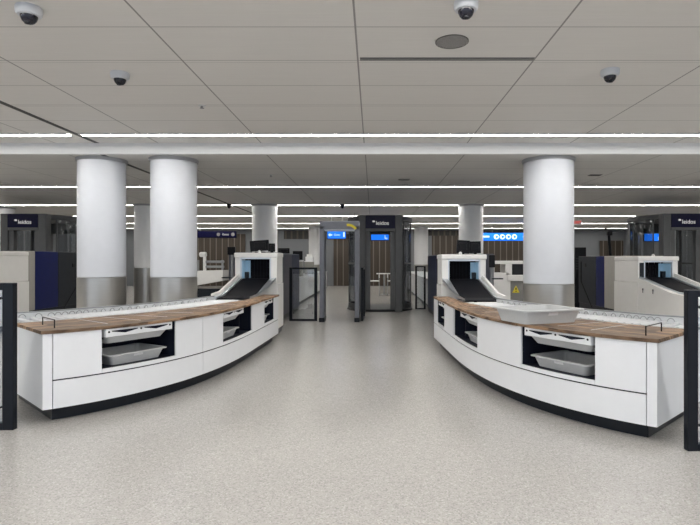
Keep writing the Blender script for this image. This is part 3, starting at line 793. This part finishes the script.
# right background: dark racks behind the slate housing
for X, Y, z, w, h, l in ((6.55, 16.6, 1.20, 0.35, 0.75, 'black rack unit just right of the right column'), (7.05, 16.4, 1.20, 0.40, 0.42, 'low black rack unit behind the slate housing')):
    t = thing('equipment_rack', l, 'rack', (X, Y, 0))
    obj('cabinet', box(B(), -w/2, w/2, -0.2, 0.2, 0, z+h, 0.01), TVB, t)
    g = B()
    for k in range(5): box(g, -w/2+0.03, w/2-0.03, -0.21, -0.2, z+0.05+k*0.08, z+0.10+k*0.08)
    obj('drive_bays', g, SCAND, t)
t = thing('camera_stand', 'slim black leaning pole behind the right navy housing', 'stand', (7.15, 15.5, 0))
obj('pole', tube(B(), (0.06, 0, 0.02), (-0.12, 0, 2.30), 0.05, 12, 0.04), TVB, t, True)
obj('base', box(B(), -0.2, 0.2, -0.2, 0.2, 0, 0.025, 0.01), TVB, t)
obj('head', box(B(), -0.17, -0.03, -0.06, 0.06, 2.28, 2.40, 0.02), TVB, t)

# chairs and table beyond the centre scanner
def chair(label, X, Y, rz, first=[]):
    if first: return dup(first[0], (X, Y, 0), rz, label)
    t = thing('chair', label, 'chair', (X, Y, 0), rz, 'white chairs beyond the scanner')
    obj('seat', box(B(), -0.23, 0.23, -0.23, 0.23, 0.62, 0.66, 0.015), LABEL, t)
    obj('backrest', box(B(), -0.22, 0.22, 0.20, 0.235, 0.78, 0.96, 0.012), LABEL, t)
    for sx in (-1, 1):
        for sy in (-1, 1):
            obj('leg', tube(B(), (sx*0.23, sy*0.23, 0), (sx*0.19, sy*0.20, 0.96 if sy > 0 else 0.62), 0.016, 8), GREYM, t)
    first.append(t); return t
chair('white seated chair left of the small white table beyond the centre scanner', 0.05, 22.6, -PI/2)
chair('white seated chair right of the small white table beyond the centre scanner', 0.85, 22.6, PI/2)
t = thing('cafe_table', 'small white table seen through the centre scanner portal', 'table', (0.50, 23.3, 0))
obj('tabletop', box(B(), -0.35, 0.35, -0.3, 0.3, 0.92, 0.96, 0.01), LABEL, t)
obj('pedestal', tube(B(), (0, 0, 0.02), (0, 0, 0.92), 0.035, 12), GREYM, t, True)
obj('foot', lathe(B(), [(0.24, 0), (0.24, 0.015), (0.05, 0.03)], 24), GREYM, t)

# ------------------------------------------------------------------ hanging signs
def sign(name, label, x0, x1, Y, z0, z1, m, glyphs):
    t = thing(name, label, 'sign', ((x0+x1)/2, Y, (z0+z1)/2))
    w = (x1-x0)/2; h = (z1-z0)/2
    c = obj('case', box(B(), -w-0.03, w+0.03, 0, 0.10, -h-0.03, h+0.03, 0.005), TVB, t)
    p = obj('face', box(B(), -w, w, -0.006, 0, -h, h), m, t)
    for sx in (-0.6, 0.6):
        obj('hanger', tube(B(), (sx*w, 0.05, h+0.025), (sx*w, 0.05, ZR-(z0+z1)/2), 0.012, 8), GREYM, t)
    glyphs(p, w, h)
    return t
def arrow(p, x, z, s, dirn, m):
    g = B(); y0, y1 = -0.010, -0.006
    prism(g, [(x+dirn*s, z), (x, z+s*0.9), (x, z+s*0.35), (x-dirn*s, z+s*0.35), (x-dirn*s, z-s*0.35), (x, z-s*0.35), (x, z-s*0.9)], 'y', y0, y1)
    obj('arrow', g, m, p)
def disc(p, x, z, r, m, y=-0.010):
    g = B(); tube(g, (x, y, z), (x, -0.006, z), r, 24); return obj('icon_disc', g, m, p)
def g_centre(p, w, h):
    g = B(); box(g, w*0.55, w*0.62, -0.010, -0.006, -h*0.7, h*0.1); box(g, w*0.62, w*0.85, -0.010, -0.006, -h*0.8, -h*0.5); obj('icon_mark', g, LITW, p)
sign('lit_sign', 'bright blue lit sign seen through the centre scanner portal', -0.07, 0.63, 21.0, 2.36, 2.70, BLUE, g_centre)
def g_md(p, w, h):
    arrow(p, -w*0.7, 0, h*0.55, -1, LITW)
    text('lettering', 'Gates', h*0.75, LITW, p, (0.02, -0.008, 0))
    g = B(); box(g, w*0.72, w*0.9, -0.010, -0.006, -h*0.6, h*0.7); obj('icon_mark', g, LITW, p)
sign('lit_sign', 'bright blue lit sign with left arrow seen through the metal detector arch', -1.88, -1.13, 21.5, 2.44, 2.74, BLUE, g_md)
def g_right(p, w, h):
    g = B(); box(g, -w*0.95, -w*0.72, -0.010, -0.006, -0.03, 0.05); obj('dash', g, LITW, p)
    for k in range(4):
        d = disc(p, -w*0.46+k*0.30, 0, 0.13, LITW)
        g = B(); tube(g, (-w*0.46+k*0.30+0.02, -0.012, 0), (-w*0.46+k*0.30+0.02, -0.010, 0), 0.06, 14); obj('icon_centre', g, BLUE, d)
    arrow(p, w*0.62, 0.0, 0.10, 1, LITW)
sign('lit_sign', 'long bright blue lit sign with round white icons left of the right column', 5.45, 8.1, 26.0, 2.52, 2.90, BLUE, g_right)
def g_left(p, w, h):
    disc(p, w*0.22, 0, h*0.55, MIDG); disc(p, w*0.86, 0, h*0.6, MIDG)
    text('lettering', 'Gates', h*0.95, LABEL, p, (w*0.54, -0.008, 0))
sign('hanging_sign', 'long dark navy hanging sign right of the second left column', -9.1, -6.85, 26.0, 2.68, 2.98, SIGNN, g_left)
def g_small(p, w, h): text('lettering', 'Gates', h*1.3, LABEL, p, (0, -0.008, 0))
sign('hanging_sign', 'small dark sign with white lettering between detector arch and scanner', -0.95, -0.65, 20.0, 2.37, 2.52, SIGNN, g_small)
sign('lit_sign', 'bright blue lit sign glimpsed through the right body scanner', 10.7, 11.4, 20.5, 2.3, 2.6, BLUE, g_centre)
t = thing('exit_sign', 'small red exit sign under the ceiling right of the right column', 'exit sign', (8.05, 20.5, ZR-0.34))
obj('hanger', tube(B(), (0, 0, 0.1), (0, 0, 0.34), 0.012, 8), GREYM, t)
ef = obj('face', box(B(), -0.16, 0.16, -0.02, 0.02, -0.10, 0.10, 0.004), LABEL, t)
text('lettering', 'EXIT', 0.14, RED, ef, (0, -0.023, 0))

# ------------------------------------------------------------------ world, camera, colour
w = bpy.data.worlds.new('World'); scene.world = w; w.use_nodes = True
bg = w.node_tree.nodes['Background']; bg.inputs[0].default_value = (0.80, 0.88, 1.0, 1); bg.inputs[1].default_value = 1.1
cam = bpy.data.cameras.new('camera'); co = bpy.data.objects.new('camera', cam); COL.objects.link(co)
co.location = (0, 0, CAMZ); co.rotation_euler = (PI/2, 0, 0)
cam.sensor_width = 36; cam.lens = F/700*36
cam.shift_x = -(PX0-350)/700; cam.shift_y = (PY0-262.5)/700
cam.clip_start = 0.05; cam.clip_end = 200
scene.camera = co
scene.view_settings.view_transform = 'Standard'
scene.view_settings.look = 'None'
scene.view_settings.exposure = 0.12
scene.cycles.use_denoising = True
scene.cycles.max_bounces = 8
scene.cycles.transparent_max_bounces = 16
scene.cycles.sample_clamp_indirect = 6
